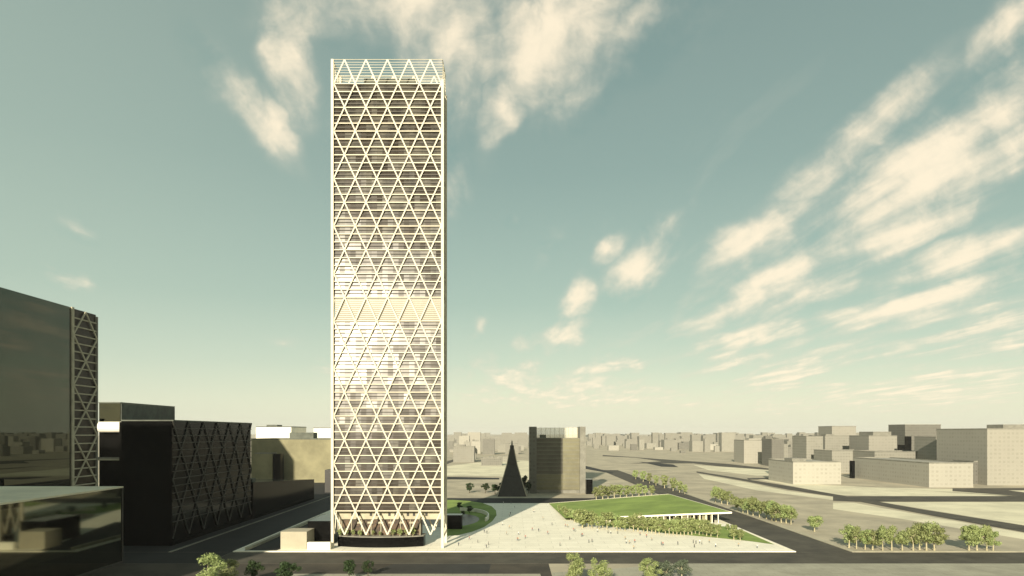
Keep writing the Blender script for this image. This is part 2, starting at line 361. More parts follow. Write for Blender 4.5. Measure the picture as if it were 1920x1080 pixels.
# ------------------------------------------------------------------ lattice tower
TX0, TY0, TD = XatD(626.5, 289), 289.0, 12.5
MW = 46.5 / 5
TX1 = TX0 + 46.5
PH = 10.285; ZB = 6.0
def zrow(k): return ZB + PH * k          # k = 0 bottom points .. 20 top points
tw = empty('lattice_tower', ((TX0+TX1)/2, TY0+TD/2, 0), 'tall white lattice tower with triangular diagrid over bronze glass standing on the cream plaza', 'tower')
off = Vector((-(TX0+TX1)/2, -(TY0+TD/2), 0))
def tpart(mb, name, mats):
    o = mb.build(name, mats, tw); o.location = off; return o
rnd = random.Random(4)
def diag(axis, at, a0, mods, mw, nrm, offset):
    """all diagonals of one face. axis 'x' or 'y'; rows 0..20, row parity even = half nodes"""
    mb = MB()
    for k in range(20):
        for j in range(-1, mods + 1):
            for sg in (0, 1):
                if k % 2 == 0: p, q = a0 + (j+.5)*mw, a0 + (j+sg)*mw
                else: p, q = a0 + (j+sg)*mw, a0 + (j+.5)*mw
                lo, hi = a0, a0 + mods*mw
                if p < lo-.01 or p > hi+.01 or q < lo-.01 or q > hi+.01: continue
                z0, z1 = zrow(k), zrow(k+1)
                dep = .30 + (.02 if sg else -.02)
                if axis == 'x': mb.bar((p, at, z0), (q, at, z1), .56, dep, up=(0,1,0))
                else: mb.bar((at, p, z0), (at, q, z1), .56, dep, up=(1,0,0))
    return mb
FOFF = .55
tpart(diag('x', TY0-FOFF, TX0, 5, MW, -1, 0), 'diagrid_frame', 'frame_cream')
tpart(diag('x', TY0+TD+FOFF, TX0, 5, MW, 1, 0), 'diagrid_frame', 'frame_cream')
tpart(diag('y', TX1+FOFF, TY0, 2, TD/2, 1, 0), 'diagrid_frame', 'frame_cream')
tpart(diag('y', TX0-FOFF, TY0, 2, TD/2, -1, 0), 'diagrid_frame', 'frame_cream')
ZT = zrow(20)
for cx_, cy_ in ((TX0-FOFF, TY0-FOFF), (TX1+FOFF, TY0-FOFF), (TX0-FOFF, TY0+TD+FOFF), (TX1+FOFF, TY0+TD+FOFF)):
    top = ZT - (PH*.85 if cx_ > TX0 else 0)
    wr = .6 if cx_ > TX0 else .55
    tpart(MB().box(cx_-.55, cx_+wr, cy_-.55, cy_+.55, .3, top), 'corner_column', 'frame_cream')
# floors: three to a diagrid row; none in the open crown (row 19-20) nor in the plant storey (row 9-10)
levels = [zrow(1) + PH/3*i for i in range(0, 3*18+1)]
plant0, plant1 = zrow(9)+.0, zrow(10)
def rowof(z): return (z - ZB) / PH
for z in levels:
    r = rowof(z)
    if 9.1 < r < 9.95: continue
    mb = MB(); e = FOFF - .1
    mb.box(TX0-e, TX1+e, TY0-e, TY0+TD+e, z-.19, z+.19)
    tpart(mb, 'floor_slab', 'frame_cream')
def glass_face(mb, z0, z1, tiltlo, tilthi, pd):
    nx = 20; w = (TX1-TX0)/nx
    for i in range(nx):
        x0, x1 = TX0+i*w, TX0+(i+1)*w
        t = R(rnd.uniform(tiltlo, tilthi)) * (z1-z0); s_ = R(rnd.uniform(-.8, .8)) * w
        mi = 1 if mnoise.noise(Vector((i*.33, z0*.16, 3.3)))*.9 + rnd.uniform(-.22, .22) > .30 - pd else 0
        mb.add([(x0,TY0,z0),(x1,TY0+s_,z0),(x1,TY0+t+s_,z1),(x0,TY0+t,z1)], [(0,1,2,3)], mi)
    ny = 6; w = TD/ny
    for i in range(ny):
        y0, y1 = TY0+i*w, TY0+(i+1)*w
        mb.add([(TX1,y0,z0),(TX1,y1,z0),(TX1,y1,z1),(TX1,y0,z1)], [(0,1,2,3)], 1 if rnd.random() < .3 else 0)
        mb.add([(TX0,y1,z0),(TX0,y0,z0),(TX0,y0,z1),(TX0,y1,z1)], [(0,1,2,3)], 1 if rnd.random() < .3 else 0)
    mb.add([(TX1,TY0+TD,z0),(TX0,TY0+TD,z0),(TX0,TY0+TD,z1),(TX1,TY0+TD,z1)], [(0,1,2,3)], 0)
for i in range(len(levels)-1):
    z0, z1 = levels[i]+.24, levels[i+1]-.24
    r = rowof((z0+z1)/2)
    if 9.0 < r < 10.0: continue
    mb = MB(); glass_face(mb, z0, z1, 5.0, 7.2, .16 + .5*max(0, 1 - r/8.0))  # extra dark panes low down: dark reflections put into pane colour
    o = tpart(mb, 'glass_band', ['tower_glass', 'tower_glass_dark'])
    rl = MB()
    for zz_ in (.5,):
        z = z0 + (z1-z0)*zz_
        rl.box(TX0-.28, TX1+.28, TY0-.30, TY0-.16, z-.10, z+.10); rl.box(TX1+.16, TX1+.30, TY0-.16, TY0+TD, z-.10, z+.10)
        rl.box(TX0-.30, TX0-.16, TY0-.16, TY0+TD, z-.10, z+.10)
    q = rl.build('louvre', 'louvre_bronze', o)
mb = MB(); mb.box(TX0+.3, TX1-.3, TY0+.3, TY0+TD-.3, plant0+.3, plant1-.3)
tpart(mb, 'plant_storey', 'mech_panel')
mb = MB()
for i in range(1, 12):
    z = plant0 + (plant1-plant0)*i/12
    mb.box(TX0-.1, TX1+.1, TY0-.1, TY0+.2, z-.09, z+.09)
tpart(mb, 'plant_louvre', 'frame_cream')
mb = MB(); z = zrow(19)
mb.box(TX0+1.5, TX1-1.5, TY0+2, TY0+TD-2, z+.24, z+1.2); mb.box(TX0+12, TX1-12, TY0+4, TY0+TD-4, z+1.2, z+4.5)
tpart(mb, 'roof_plant', 'roof_grey')
# crown rail and fine mesh screen bars
mb = MB(); e = FOFF
for (a, b) in (((TX0-e,TY0-e),(TX1+e,TY0-e)), ((TX0-e,TY0+TD+e),(TX1+e,TY0+TD+e)), ((TX0-e,TY0-e),(TX0-e,TY0+TD+e)), ((TX1+e,TY0-e),(TX1+e,TY0+TD+e))):
    for i in range(9):
        z = zrow(19) + PH/9*(i+1); mb.bar((a[0],a[1],z), (b[0],b[1],z), .10 if i < 8 else .3, .14)
tpart(mb, 'crown_screen', 'frame_cream')
# ceiling under the lowest floor, lobby, core, dark base
lz = zrow(1)
tpart(MB().box(TX0+14, TX1-12, TY0+5, TY0+TD-3, .3, lz-.3), 'core_wall', 'cream_wall')
mb = MB(); 
pts = []
for i in range(15):
    a = i/14; x = TX0+.5 + a*(38.3-.5); pts.append((x, TY0 + 4.2 - 4.0*sin(pi*min(1,a*1.0))**.8))
mb.prism(pts + [(TX0+38.3, TY0+10), (TX0+.5, TY0+10)], .25, 4.6)
tpart(mb, 'base_podium', 'black_glass')
mb = MB(); mb.prism([(x, y-.45) for x, y in pts] + [(TX0+38.6, TY0+10.5), (TX0+.2, TY0+10.5)], 4.62, 5.05)
tpart(mb, 'base_canopy', 'concrete_grey')
mb = MB(); mb.box(TX0+1.5, TX0+37, TY0+4.4, TY0+9.8, 5.07, lz-4.2)
tpart(mb, 'lobby_glass', 'lobby_warm')
mb = MB()
for i in range(9):
    x = TX0 + 2.2 + i*4.3; mb.box(x, x+.28, TY0+3.9, TY0+4.35, 5.07, lz-.3)
for i in range(6): mb.box(TX0+9+i*4.6, TX0+11.4+i*4.6, TY0+3.95, TY0+4.3, 10.2, 11.0)
tpart(mb, 'lobby_mullion', 'concrete')
mb = MB(); mb.box(TX0+.5, TX1-.5, TY0+3.2, TY0+TD-1, lz-4.1, lz-.32)
tpart(mb, 'lobby_ceiling', 'concrete')
mb = MB()
for i in range(14):
    x = TX0+4+i*2.7
    if i % 3: mb.box(x, x+1.0, TY0+3.0, TY0+3.22, lz-2.6, lz-1.2)
tpart(mb, 'lobby_vent', 'dark_metal')
# plants on the canopy of the base
# ------------------------------------------------------------------ left block: glass buildings
WX = -150.0
# low mirror building
lb = empty('mirror_pavilion', (-185, 225, 0), 'low mirror glass building with flat pale roof at the lower left corner', 'building')
def lp(mb, name, mats, par): o = mb.build(name, mats, par); o.location = tuple(-c for c in par.location); return o
lp(MB().box(-260, WX, 150, 256.4, .1, 28.9), 'glass_wall', 'mirror_glass_pale', lb)
lp(MB().box(-260, WX+.25, 150, 256.7, 28.92, 29.5), 'roof', 'lot_pale', lb)
mb = MB(); mb.box(WX+.02, WX+.3, 256.0, 256.6, .1, 28.9); mb.box(WX+.02, WX+.14, 150, 255.98, .1, .9)
lp(mb, 'corner_trim', 'frame_dim', lb)
# tall mirror tower with a lattice bay
C1 = -300.0; Y1a, Y1b, Y1c = 372.0, XatD(1,1) and C1*FP/(135-960), C1*FP/(182-960)
Z1 = 135.5
mt_ = empty('mirror_tower', (-350, 430, 0), 'tall dark mirror glass tower with a lattice corner bay at the left edge', 'tower')
lp(MB().box(-400, C1, Y1a, Y1b, .1, Z1), 'glass_wall', 'mirror_glass', mt_)
lp(MB().box(-400, C1-.9, Y1b+.05, Y1c, .1, Z1-.05), 'glass_wall', 'tower_glass_dark', mt_)
mb = MB(); mb.box(C1-.2, C1+.9, Y1b-1.2, Y1b+1.2, .1, Z1+.3)
lp(mb, 'corner_column', 'concrete', mt_)
mb = MB()
hh = PH*1.68; z = Z1 - .6 - 8*hh; k = 0
y0, y1 = Y1b+1.2, Y1c-.3; ym = (y0+y1)/2
while z + hh < Z1 + 1 and k < 8:
    ends = (y0, y1)
    if k % 2 == 0: segs = ((ym, y0), (ym, y1))
    else: segs = ((y0, ym), (y1, ym))
    for n_, (a, b) in enumerate(segs): mb.bar((C1+.3, a, z), (C1+.3, b, z+hh), 1.15, .5 + .04*n_, up=(1,0,0))
    z += hh; k += 1
lp(mb, 'lattice_frame', 'concrete', mt_)
z = Z1 - .6 - 8*hh
while z < Z1-1:
    lp(MB().box(-399, C1+.1, Y1b+.1, Y1c+.35, z-.4, z+.4), 'floor_slab', 'concrete', mt_); z += hh/3
lp(MB().box(C1-8, C1+.3, Y1c-.8, Y1c+.8, .1, Z1-1.5), 'corner_column', 'concrete_grey', mt_)
lp(MB().box(-398, C1-1.5, Y1a+2, Y1b-1, Z1+.02, Z1+.5), 'roof', 'roof_grey', mt_)
# black block with lattice side
bk = empty('black_block', (-190, 340, 0), 'black office block with a faint lattice side facing the left road', 'building')
BY0, BY1, BZ = 295.0, 384.0, 55.3
lp(MB().box(-173, WX-.6, BY0, BY1, .1, BZ), 'glass_wall', 'black_glass', bk)
lp(MB().box(-187.5, -173.02, 318, BY1, .1, BZ), 'rear_wing', 'black_glass', bk)
lp(MB().box(-173.1, WX+.1, BY0-.1, BY1+.1, BZ+.02, BZ+.55), 'roof', 'roof_grey', bk)
mb = MB(); mwk = (BY1-BY0)/6
for k in range(4):
    for j in range(6):
        z0 = BZ - (k+1)*13.0; z1 = BZ - k*13.0
        a, b, c = BY0+j*mwk, BY0+(j+.5)*mwk, BY0+(j+1)*mwk
        if k % 2 == 0: segs = ((b, z0, a, z1), (b, z0, c, z1))
        else: segs = ((a, z0, b, z1), (c, z0, b, z1))
        for n_, s_ in enumerate(segs): mb.bar((WX-.2, s_[0], s_[1]), (WX-.2, s_[2], s_[3]), .55, .4+.05*n_, up=(1,0,0))
lp(mb, 'lattice_frame', 'frame_dim', bk)
for i in range(14):
    z = BZ-3.2*(i+1); lp(MB().box(WX-.62, WX-.1, BY0+.1, BY1-.1, z-.18, z+.18), 'floor_slab', 'frame_dim', bk)
# glazed upper volume behind it
up = empty('glazed_block', (-215, 350, 0), 'flat topped grey green glass volume rising behind the black block', 'building')
lp(MB().box(-200.2, -190, 323, 375, 55.5, 64.5), 'glass_wall', 'mirror_glass', up)
lp(MB().box(-200.2, -190, 323.1, 375, 0, 55.48), 'lower_wall', 'black_glass', up)
lp(MB().box(-200.4, -189.8, 322.8, 375.2, 64.52, 65), 'roof', 'roof_grey', up)
lp(MB().box(-189.98, -189.6, 323.4, 374.6, 55.8, 64.3), 'spandrel_panel', 'roof_grey', up)
# white footbridge between the two
fb = empty('white_bay', (-194, 321, 50), 'white rounded bay projecting between the mirror tower and the black block', 'bay')
mb = MB()
prof = [(cos(a)*1.9, sin(a)*2.6) for a in [2*pi*i/16 for i in range(16)]]
xa, xb = -198.8, -187.55
vs_ = [(x, 321.05+p[0], 52.9+p[1]) for x in (xa, xb) for p in prof]
mb.add(vs_, [(i, (i+1)%16, 16+(i+1)%16, 16+i) for i in range(16)] + [tuple(range(16)), tuple(range(31, 15, -1))])
lp(mb, 'tube_shell', 'white_wall', fb)
fl = empty('balcony', (-194, 321, 37), 'thin pale balcony slab below the white rounded bay', 'balcony')
mb = MB(); mb.box(xa, xb, 319.5, 322.95, 36.9, 37.7)
lp(mb, 'deck', 'concrete', fl)
mb = MB(); mb.box(xa, xb, 319.5, 319.6, 37.72, 38.5)
lp(mb, 'railing', 'concrete_grey', fl)
# low dark buildings further along the left road
lw = empty('dark_low_block', (-165, 440, 0), 'long low black block beside the left road beyond the black office block', 'building')
lp(MB().prism([(-215,386,21.5),(WX,386,21.5),(WX,505,15),(-215,505,15)], .1, 20), 'wall', 'black_glass', lw)
lp(MB().box(-200, WX-4, 395, 400, 20.5, 23), 'parapet', 'roof_grey', lw)
# unseen blocks added left of and behind the viewpoint, shading the road, darkening reflections
for i, (x0, x1, y0, y1, h, lab) in enumerate([(-300,-170,30,100,126,'unseen stone tower block added left of the viewpoint to shade the left road'),
        (-420,-310,140,300,60,'broad unseen stone block added left of the mirror tower')]):
    o = empty('unseen_block', ((x0+x1)/2, (y0+y1)/2, 0), lab, 'building')
    lp(MB().box(x0, x1, y0, y1, .1, h), 'wall', 'city_dark', o)
    lp(MB().box(x0-.4, x1+.4, y0-.4, y1+.4, h+.02, h+.9), 'roof', 'roof_grey', o)
rb = random.Random(9)  # row added behind the viewpoint to darken what the tower glass reflects
x = -420; i = 0
words_ = ['westernmost', 'second from the west', 'third from the west', 'fourth from the west', 'fifth from the west', 'sixth from the west', 'seventh from the west', 'eighth from the west', 'ninth from the west', 'tenth from the west', 'eleventh from the west', 'twelfth from the west', 'thirteenth from the west','fourteenth from the west']
while x < 460 and i < 14:
    w = rb.uniform(45, 80); h = rb.uniform(38, 60)
    if -60 < x < -20: h = 66
    o = empty('unseen_block', (x+w/2, -150, 0), 'plain unseen block added behind the viewpoint for dark reflections, ' + words_[i], 'building')
    lp(MB().box(x, x+w, -190, -110, .1, h), 'wall', 'city_dark', o)
    lp(MB().box(x-.3, x+w+.3, -190.3, -109.7, h+.02, h+.8), 'roof', 'roof_grey', o)
    x += w + rb.uniform(4, 14); i += 1

# ------------------------------------------------------------------ generic building maker
def block(name, label, x0, x1, y0, y1, h, mt, cat='building', group=None, roofbox=None, roofmat='concrete_grey', parapet=True, extras=None):
    o = empty(name, ((x0+x1)/2, (y0+y1)/2, 0), label, cat, group)
    lp(MB().box(x0, x1, y0, y1, -.2, h), 'wall', mt, o)
    mb = MB()
    if parapet:
        t = .5; z0, z1 = h+.02, h+1.0
        mb.box(x0-.2, x1+.2, y0-.2, y0+t, z0, z1); mb.box(x0-.2, x1+.2, y1-t, y1+.2, z0, z1)
        mb.box(x0-.2, x0+t, y0+t+.01, y1-t-.01, z0, z1); mb.box(x1-t, x1+.2, y0+t+.01, y1-t-.01, z0, z1)
        lp(mb, 'parapet', roofmat, o)
    if roofbox:
        a, b, c, d, e = roofbox
        lp(MB().box(x0+(x1-x0)*a, x0+(x1-x0)*b, y0+(y1-y0)*c, y0+(y1-y0)*d, h+.02, h+e), 'stair_house', roofmat, o)
    return o
def pblock(name, label, pxa, pxb, py_top, D, depth, mt, **kw):
    return block(name, label, XatD(pxa, D), XatD(pxb, D), D, D+depth, ZatD(py_top, D), mt, **kw)

# seen between the left buildings and the tower
pblock('cream_hall', 'broad cream walled hall behind the left road with plain sunlit front', 471, 632, 824, 672, 70, 'cream_wall', roofbox=(.42,.70,.1,.3,7), roofmat='roof_grey')
pblock('cream_annex', 'lower pale cream annex left of the slim dark tower in front of the hall', 478, 511, 851, 655, 12, 'cream_wall')
pblock('slim_dark_tower', 'slim black vertical block against the cream hall', 512, 526, 851, 652, 10, 'black_glass', parapet=False)
pblock('dark_pier', 'narrow dark block beside the left edge of the lattice tower', 609, 622, 881, 560, 12, 'dark_metal', parapet=False)
pblock('white_roofed_block', 'bright white block topping the skyline behind the cream hall', 480, 546, 801, 820, 60, 'white_wall', roofbox=(.3,.6,0,.3,3), roofmat='roof_grey')
pblock('white_roofed_block', 'smaller bright white block between grey roof box and lattice tower', 588, 640, 803, 830, 60, 'white_wall')
# kiosk group on the plaza beside the tower
block('cream_kiosk', 'small cream box kiosk on the plaza left of the lattice tower', XatD(526,286), XatD(575,286), 286, 297, ZatD(997,286), 'lot_kiosk', parapet=False)
block('black_box', 'black glass box between the cream kiosk and the lattice tower', XatD(577,298), XatD(624,298), 298, 322, ZatD(977,298), 'black_glass', parapet=False)
o = MB().box(XatD(576,284), XatD(619,284), 284, 286, .22, ZatD(1017,284)).build('white_garden_wall', 'white_wall'); tag(o, 'low white wall in front of the black glass kiosk', 'wall')
mb = MB().prism([(-113.5,282.5),(-100,282.5),(-96,300),(-84,345),(-78,372),(-112,372)], .1, .26)
struct(mb.build('sunken_path', 'asphalt_black_and_shade'))
mb = MB(); mb.prism([(-112,283.5),(-113.6,283.5),(-113.6,400),(-112,400)], .23, 1.4)
tag(mb.build('edge_wall', 'concrete'), 'pale low wall along the plaza edge beside the left road', 'wall')

# ------------------------------------------------------------------ slab building with dark end towers
sb = empty('slab_building', (XatD(1046,553), 565, 0), 'grey glass slab building framed by two dark end towers behind the lawn', 'building')
Ds = 553.0
zt = ZatD(821, Ds); X0, X1, X2, X3, Xm = XatD(993,Ds), XatD(1006,Ds), XatD(1087,Ds), XatD(1097.5,Ds), XatD(1055,Ds)
lp(MB().box(X0, X1, Ds-2, Ds+22, 0, ZatD(800,Ds)), 'end_tower', 'city_dark', sb)
lp(MB().box(X2, X3, Ds-2, Ds+22, 0, ZatD(800,Ds)), 'end_tower', 'concrete_grey', sb)
for i in range(13):
    z0 = 3 + i*(zt-3)/13; z1 = z0 + (zt-3)/13 - .45
    lp(MB().box(X1+.1, Xm, Ds, Ds+20, z0, z1), 'window_band', 'slab_glass_dark' if i > 3 else 'slab_glass_pale', sb)
    lp(MB().box(Xm+.05, X2-.1, Ds-.3, Ds+20, z0, z1), 'window_band', 'slab_glass_pale', sb)
    lp(MB().box(X1+.1, X2-.1, Ds-.1, Ds+19.8, z1, z1+.43), 'floor_slab', 'concrete_grey', sb)
lp(MB().box(X1+.1, X2-.1, Ds+.5, Ds+19, 0, 2.98), 'base_wall', 'concrete_grey', sb)
mb = MB()
for i in range(10):
    xx = X1+.6+i*(X2-X1-1.2)/9.0; mb.box(xx-.1, xx+.1, Ds+14, Ds+14.2, zt, ZatD(801,Ds))
lp(mb, 'crown_post', 'concrete', sb)
lp(MB().box(X1+.2, X2-.2, Ds+14.3, Ds+14.42, zt, ZatD(801.5,Ds)), 'crown_screen', 'crown_glass', sb)
lp(MB().box(X1+3, X1+8, Ds+3, Ds+8, zt, zt+2.6), 'roof_unit', 'roof_grey', sb)
pblock('black_box', 'small black cube at the right foot of the slab building', 1099, 1111, 899, 545, 10, 'black_glass', parapet=False)  # plain black box beside the slab
# tapered dark spire
DY = 535.0
def hw(py): return None
prof = [(930,27),(893,16),(870,9.5),(850,5.6),(842,4.2)]
sp_ = empty('tapered_spire', (0, DY, 0), 'dark tapering pyramid tower with pale edge ribs at the far end of the plaza axis', 'tower')
xs = [(w*DY/FP, ZatD(y, DY)) for y, w in prof]; xs[0] = (xs[0][0], 0)
mb = MB(); vs_ = []; fs_ = []
for (w, z) in xs: vs_ += [(-w,DY-w,z),(w,DY-w,z),(w,DY+w,z),(-w,DY+w,z)]
for i in range(len(xs)-1):
    for k in range(4): fs_.append((i*4+k, i*4+(k+1)%4, (i+1)*4+(k+1)%4, (i+1)*4+k))
fs_.append((16,17,18,19)); mb.add(vs_, fs_)
lp(mb, 'shell', 'dark_metal', sp_)
for sx, sy in ((-1,-1),(1,-1),(1,1),(-1,1)):
    mb = MB()
    for i in range(len(xs)-1):
        mb.bar((sx*xs[i][0], DY+sy*xs[i][0], xs[i][1]), (sx*xs[i+1][0], DY+sy*xs[i+1][0], xs[i+1][1]), .55, .55, up=(0,1,0))
    lp(mb, 'edge_rib', 'frame_grey', sp_)
mb = MB(); zt2 = xs[-1][1]
for i in range(1, 4): 
    w, z = xs[i]; mb.box(-w-.2, w+.2, DY-w-.2, DY+w+.2, z-.2, z+.2)
lp(mb, 'belt_course', 'dark_metal', sp_)
lp(MB().box(-1.6, 1.6, DY-1.6, DY+1.6, zt2, zt2+3), 'lantern', 'dark_metal', sp_)
mb = MB(); mb.tube([(0,DY,zt2+3),(0,DY,zt2+6.5),(0,DY,zt2+7)], [.8,.45,.1])
lp(mb, 'finial', 'concrete_grey', sp_)

# ------------------------------------------------------------------ lawns
GZ = [(26,470,.5),(112,476,6.4),(121,368,6.4),(39,374,3.0),(30,392,1.6)]
lr = empty('green_roof_pavilion', (80, 420, 0), 'long pavilion under a sloping green lawn roof with white front edge', 'building')
mb = MB()
n_ = 14
def bil(u, v):   # u along front->right, v front->back
    f = Vector((30+(121-30)*u, 378-10*u, 1.8+4.6*u)); b = Vector((26+(112-26)*u, 470+6*u, .4+6.0*u))
    p = f.lerp(b, v); p.x += 0; return p
vs_ = [bil(i/n_, j/n_) for j in range(n_+1) for i in range(n_+1)]
fs_ = [(j*(n_+1)+i, j*(n_+1)+i+1, (j+1)*(n_+1)+i+1, (j+1)*(n_+1)+i) for j in range(n_) for i in range(n_)]
mb.add(vs_, fs_)
lp(mb, 'lawn_roof', 'grass', lr)
mb = MB()
a, b, c, d = bil(0,0), bil(1,0), bil(1,1), bil(0,1)
dn = Vector((0,0,.75))
mb.bar(a+Vector((8,-.3,-.3)), b+Vector((.3,-.3,-.3)), .5, .9); mb.bar(b+Vector((.3,0,-.3)), c+Vector((.3,0,-.3)), .5, .7)
mb.bar(c+Vector((0,.3,-.3)), d+Vector((0,.3,-.3)), .5, .8)
lp(mb, 'roof_edge', 'plaza_kerb', lr)
mb = MB(); mb.prism([(a.x+12,a.y+2.2,a.z+.1),(b.x-9,b.y+3,b.z-.7),(c.x-6,c.y-2,c.z-.7),(d.x+10,d.y-2,.5)], .1, 1)
lp(mb, 'wall', 'cream_wall', lr)
for i in range(26):
    u = .28 + i*.0245; p = bil(u, 0)
    lp(MB().box(p.x, p.x+1.3, p.y+1.35, p.y+2.0, .25, p.z-1.0), 'window', 'black_glass', lr) if i % 5 != 3 else None
for i in range(20):
    u = .24 + i*.036; p = bil(u, 0)
    lp(MB().box(p.x, p.x+.4, p.y+.3, p.y+.7, .25, p.z-.75), 'column', 'plaza_kerb', lr)
# lawn wedge in front
def lawn(name, pts, z=.29): return struct(MB().sheet([G(x, y) for x, y in pts], z).build(name, 'grass'))
lawn('lawn_wedge', [(1110,985),(1180,992),(1250,1001),(1330,1008),(1400,1015),(1452,1022),(1425,1010),(1396,997),(1360,988),(1290,984),(1200,980)])
lawn('lawn', [(829,1007),(860,1004),(885,998),(908,989),(923,978),(931,967),(930,958),(922,950),(905,944),(880,940),(850,938),(829,938)], .28)
mb = MB(); prev = None
for i in range(17):
    a = -.35 + i/16*1.9
    cx_, cy_ = XatD(838,345), 388.0
    p = (cx_ + 20*cos(a), cy_ + 38*sin(a))
    if prev: mb.bar((prev[0],prev[1],1.3), (p[0],p[1],1.3), .7, 2.2)
    prev = p
tag(mb.build('curved_white_wall', 'white_wall'), 'curved cream wall ringing the sunken court beside the lattice tower', 'wall')
mb = MB(); mb.prism([(cx_-2+17*cos(a), cy_-6+30*sin(a)) for a in [i*2*pi/20 for i in range(20)]], .1, .31)
struct(mb.build('sunken_court_floor', 'lobby_warm'))
block('dark_pavilion', 'low dark glass pavilion in the lawn court right of the lattice tower', XatD(834,345), XatD(866,345), 345, 352, ZatD(966,345), 'black_glass', parapet=False)
block('court_pavilion', 'cream canopy box inside the curved court wall', XatD(834,385), XatD(856,385), 372, 384, 3.4, 'cream_wall', parapet=False)

# ------------------------------------------------------------------ right-hand city blocks
pblock('stone_block', 'pale two tone block with lit front at the bend of the right road', 1487, 1577, 867, 650, 62, 'city_pale', roofbox=(.2,.5,.4,.7,3))
pblock('stone_block', 'long low block with lit front wall beside the dark recess at right', 1742, 1825, 869, 612, 135, 'city_pale')
pblock('stone_block', 'dark recessed block between the lit wall and the big right edge block', 1826, 1850, 866, 650, 30, 'city_dark')
pblock('stone_block', 'large smooth block cut by the right edge of the picture', 1851, 2060, 805, 637, 76, 'city_pale', roofbox=(.3,.5,.3,.6,5))
pblock('stone_block', 'square flat topped tower rising over the right skyline near the big block', 1697, 1764, 797, 905, 40, 'city_dark')
pblock('stone_block', 'pale flat tower topping the skyline right of centre', 1560, 1605, 800, 1010, 45, 'city_pale')
pblock('stone_block', 'lit block in front of the pale flat tower with slit windows', 1547, 1626, 818, 950, 50, 'city_stone', roofbox=(.1,.3,.2,.5,3))
pblock('stone_block', 'bright block with small roof house left of the square flat topped tower', 1629, 1682, 818, 860, 50, 'city_pale', roofbox=(.3,.95,.2,.9,6))
pblock('stone_block', 'grey block left of the lit block with slit windows', 1512, 1543, 819, 900, 45, 'city_stone')
pblock('stone_block', 'olive low block at the left end of the right skyline row', 1395, 1444, 826, 1100, 50, 'city_pale')
pblock('stone_block', 'dark shaded block next to the olive low block', 1447, 1470, 824, 1000, 40, 'city_dark')
pblock('stone_block', 'mid height plain block behind the lit low wall at right', 1640, 1745, 848, 780, 50, 'city_stone')
pblock('stone_block', 'low wide block in the middle of the right skyline', 1560, 1640, 846, 830, 50, 'city_stone')
pblock('stone_block', 'shallow block below the square flat topped tower', 1755, 1850, 820, 745, 40, 'city_stone')
pblock('black_slit_tower', 'slim black tower shaft in front of the square flat topped tower', 1703, 1709, 818, 840, 8, 'black_glass', parapet=False)
pblock('black_slit_tower', 'short black shaft left of the slim black tower', 1690, 1696, 834, 838, 8, 'black_glass', parapet=False)
pblock('black_slit_tower', 'thin black shaft standing before the low blocks right of the lit block', 1598, 1603, 864, 735, 6, 'black_glass', parapet=False)

near_boxes = [(1440,1600,600,760),(1590,2100,590,1080),(1370,1560,880,1160),(1500,1650,780,1080)]
rc = random.Random(21)
far = []
D = 740.0; bi = 0
GROUP = 'flat roofed blocks of the hazy city'
tones = {'city_stone': 'sand coloured', 'city_pale': 'pale cream', 'city_dark': 'dull grey brown'}
stuffmb = MB()
while D < 7500:
    cell = .031 * D
    for zone, (pa, pb) in enumerate(((836, 992), (1100, 2000), (470, 640), (2000, 2500), (-900, -200))):
        pxx = pa + rc.uniform(0, 15)
        while pxx < pb:
            w = rc.uniform(14, 40) if D < 1400 else rc.uniform(9, 26); gap = rc.choice((2, 4, 8, 20)) if D < 2500 else rc.choice((1, 2, 5))
            a, b = pxx, pxx + w; pxx = b + gap
            if b > pb: break
            DD = D * rc.uniform(.97, 1.03)
            if zone == 1 and a < 1380 and DD < 1750: continue
            if zone == 1 and a < 1440 and DD < 1150: continue
            if zone == 0 and DD < 1450 and rc.random() < .8: continue
            if zone == 0 and DD < 1000: continue
            if zone == 2 and DD < 950: continue
            if any(b > n[0] and a < n[1] and n[2] < DD < n[3] for n in near_boxes): continue
            if zone >= 3 and rc.random() < .5: continue
            if rc.random() < .12: continue
            h = rc.choice((8, 12, 16, 20, 26, 32)) * rc.uniform(.85, 1.15)
            if DD > 1500 and rc.random() < (.12 if DD < 2150 else .22): h = rc.uniform(36, 54)
            if zone == 1 and a > 1500 and rc.random() < .35: h = rc.uniform(34, 50)
            dp = (XatD(b, DD) - XatD(a, DD)) * rc.uniform(.6, 1.1)
            mt2 = rc.choice(('city_stone', 'city_stone', 'city_pale', 'city_dark'))
            if DD > 2150 or zone >= 3:
                stuffmb.box(XatD(a, DD), XatD(b, DD), DD, DD+dp, -.2, h)
            else:
                tall = 'low' if h < 15 else ('mid height' if h < 30 else 'tall')
                where = {0: 'between lattice tower and slab building', 1: 'right of the slab building' if a < 1500 else 'in the far right city', 2: 'behind the cream hall'}[zone]
                dist = 'near' if DD < 1200 else ('midway' if DD < 2000 else 'far off')
                block('city_block', '%s %s block %s, %s' % (tall, tones[mt2], where, dist), XatD(a, DD), XatD(b, DD), DD, DD+dp, h, mt2,
                      group=GROUP, parapet=DD < 1200, roofbox=(rc.uniform(.1,.4), rc.uniform(.5,.8), .2, .6, rc.uniform(2, 4)) if DD < 1800 and rc.random() < .6 else None)
                bi += 1
    D *= 1.115 if D < 2150 else 1.08
print('city blocks', bi)
tag(stuffmb.build('distant_city', 'city_stone'), 'hazy mass of tiny flat roofed blocks along the horizon', 'city', kind='stuff')
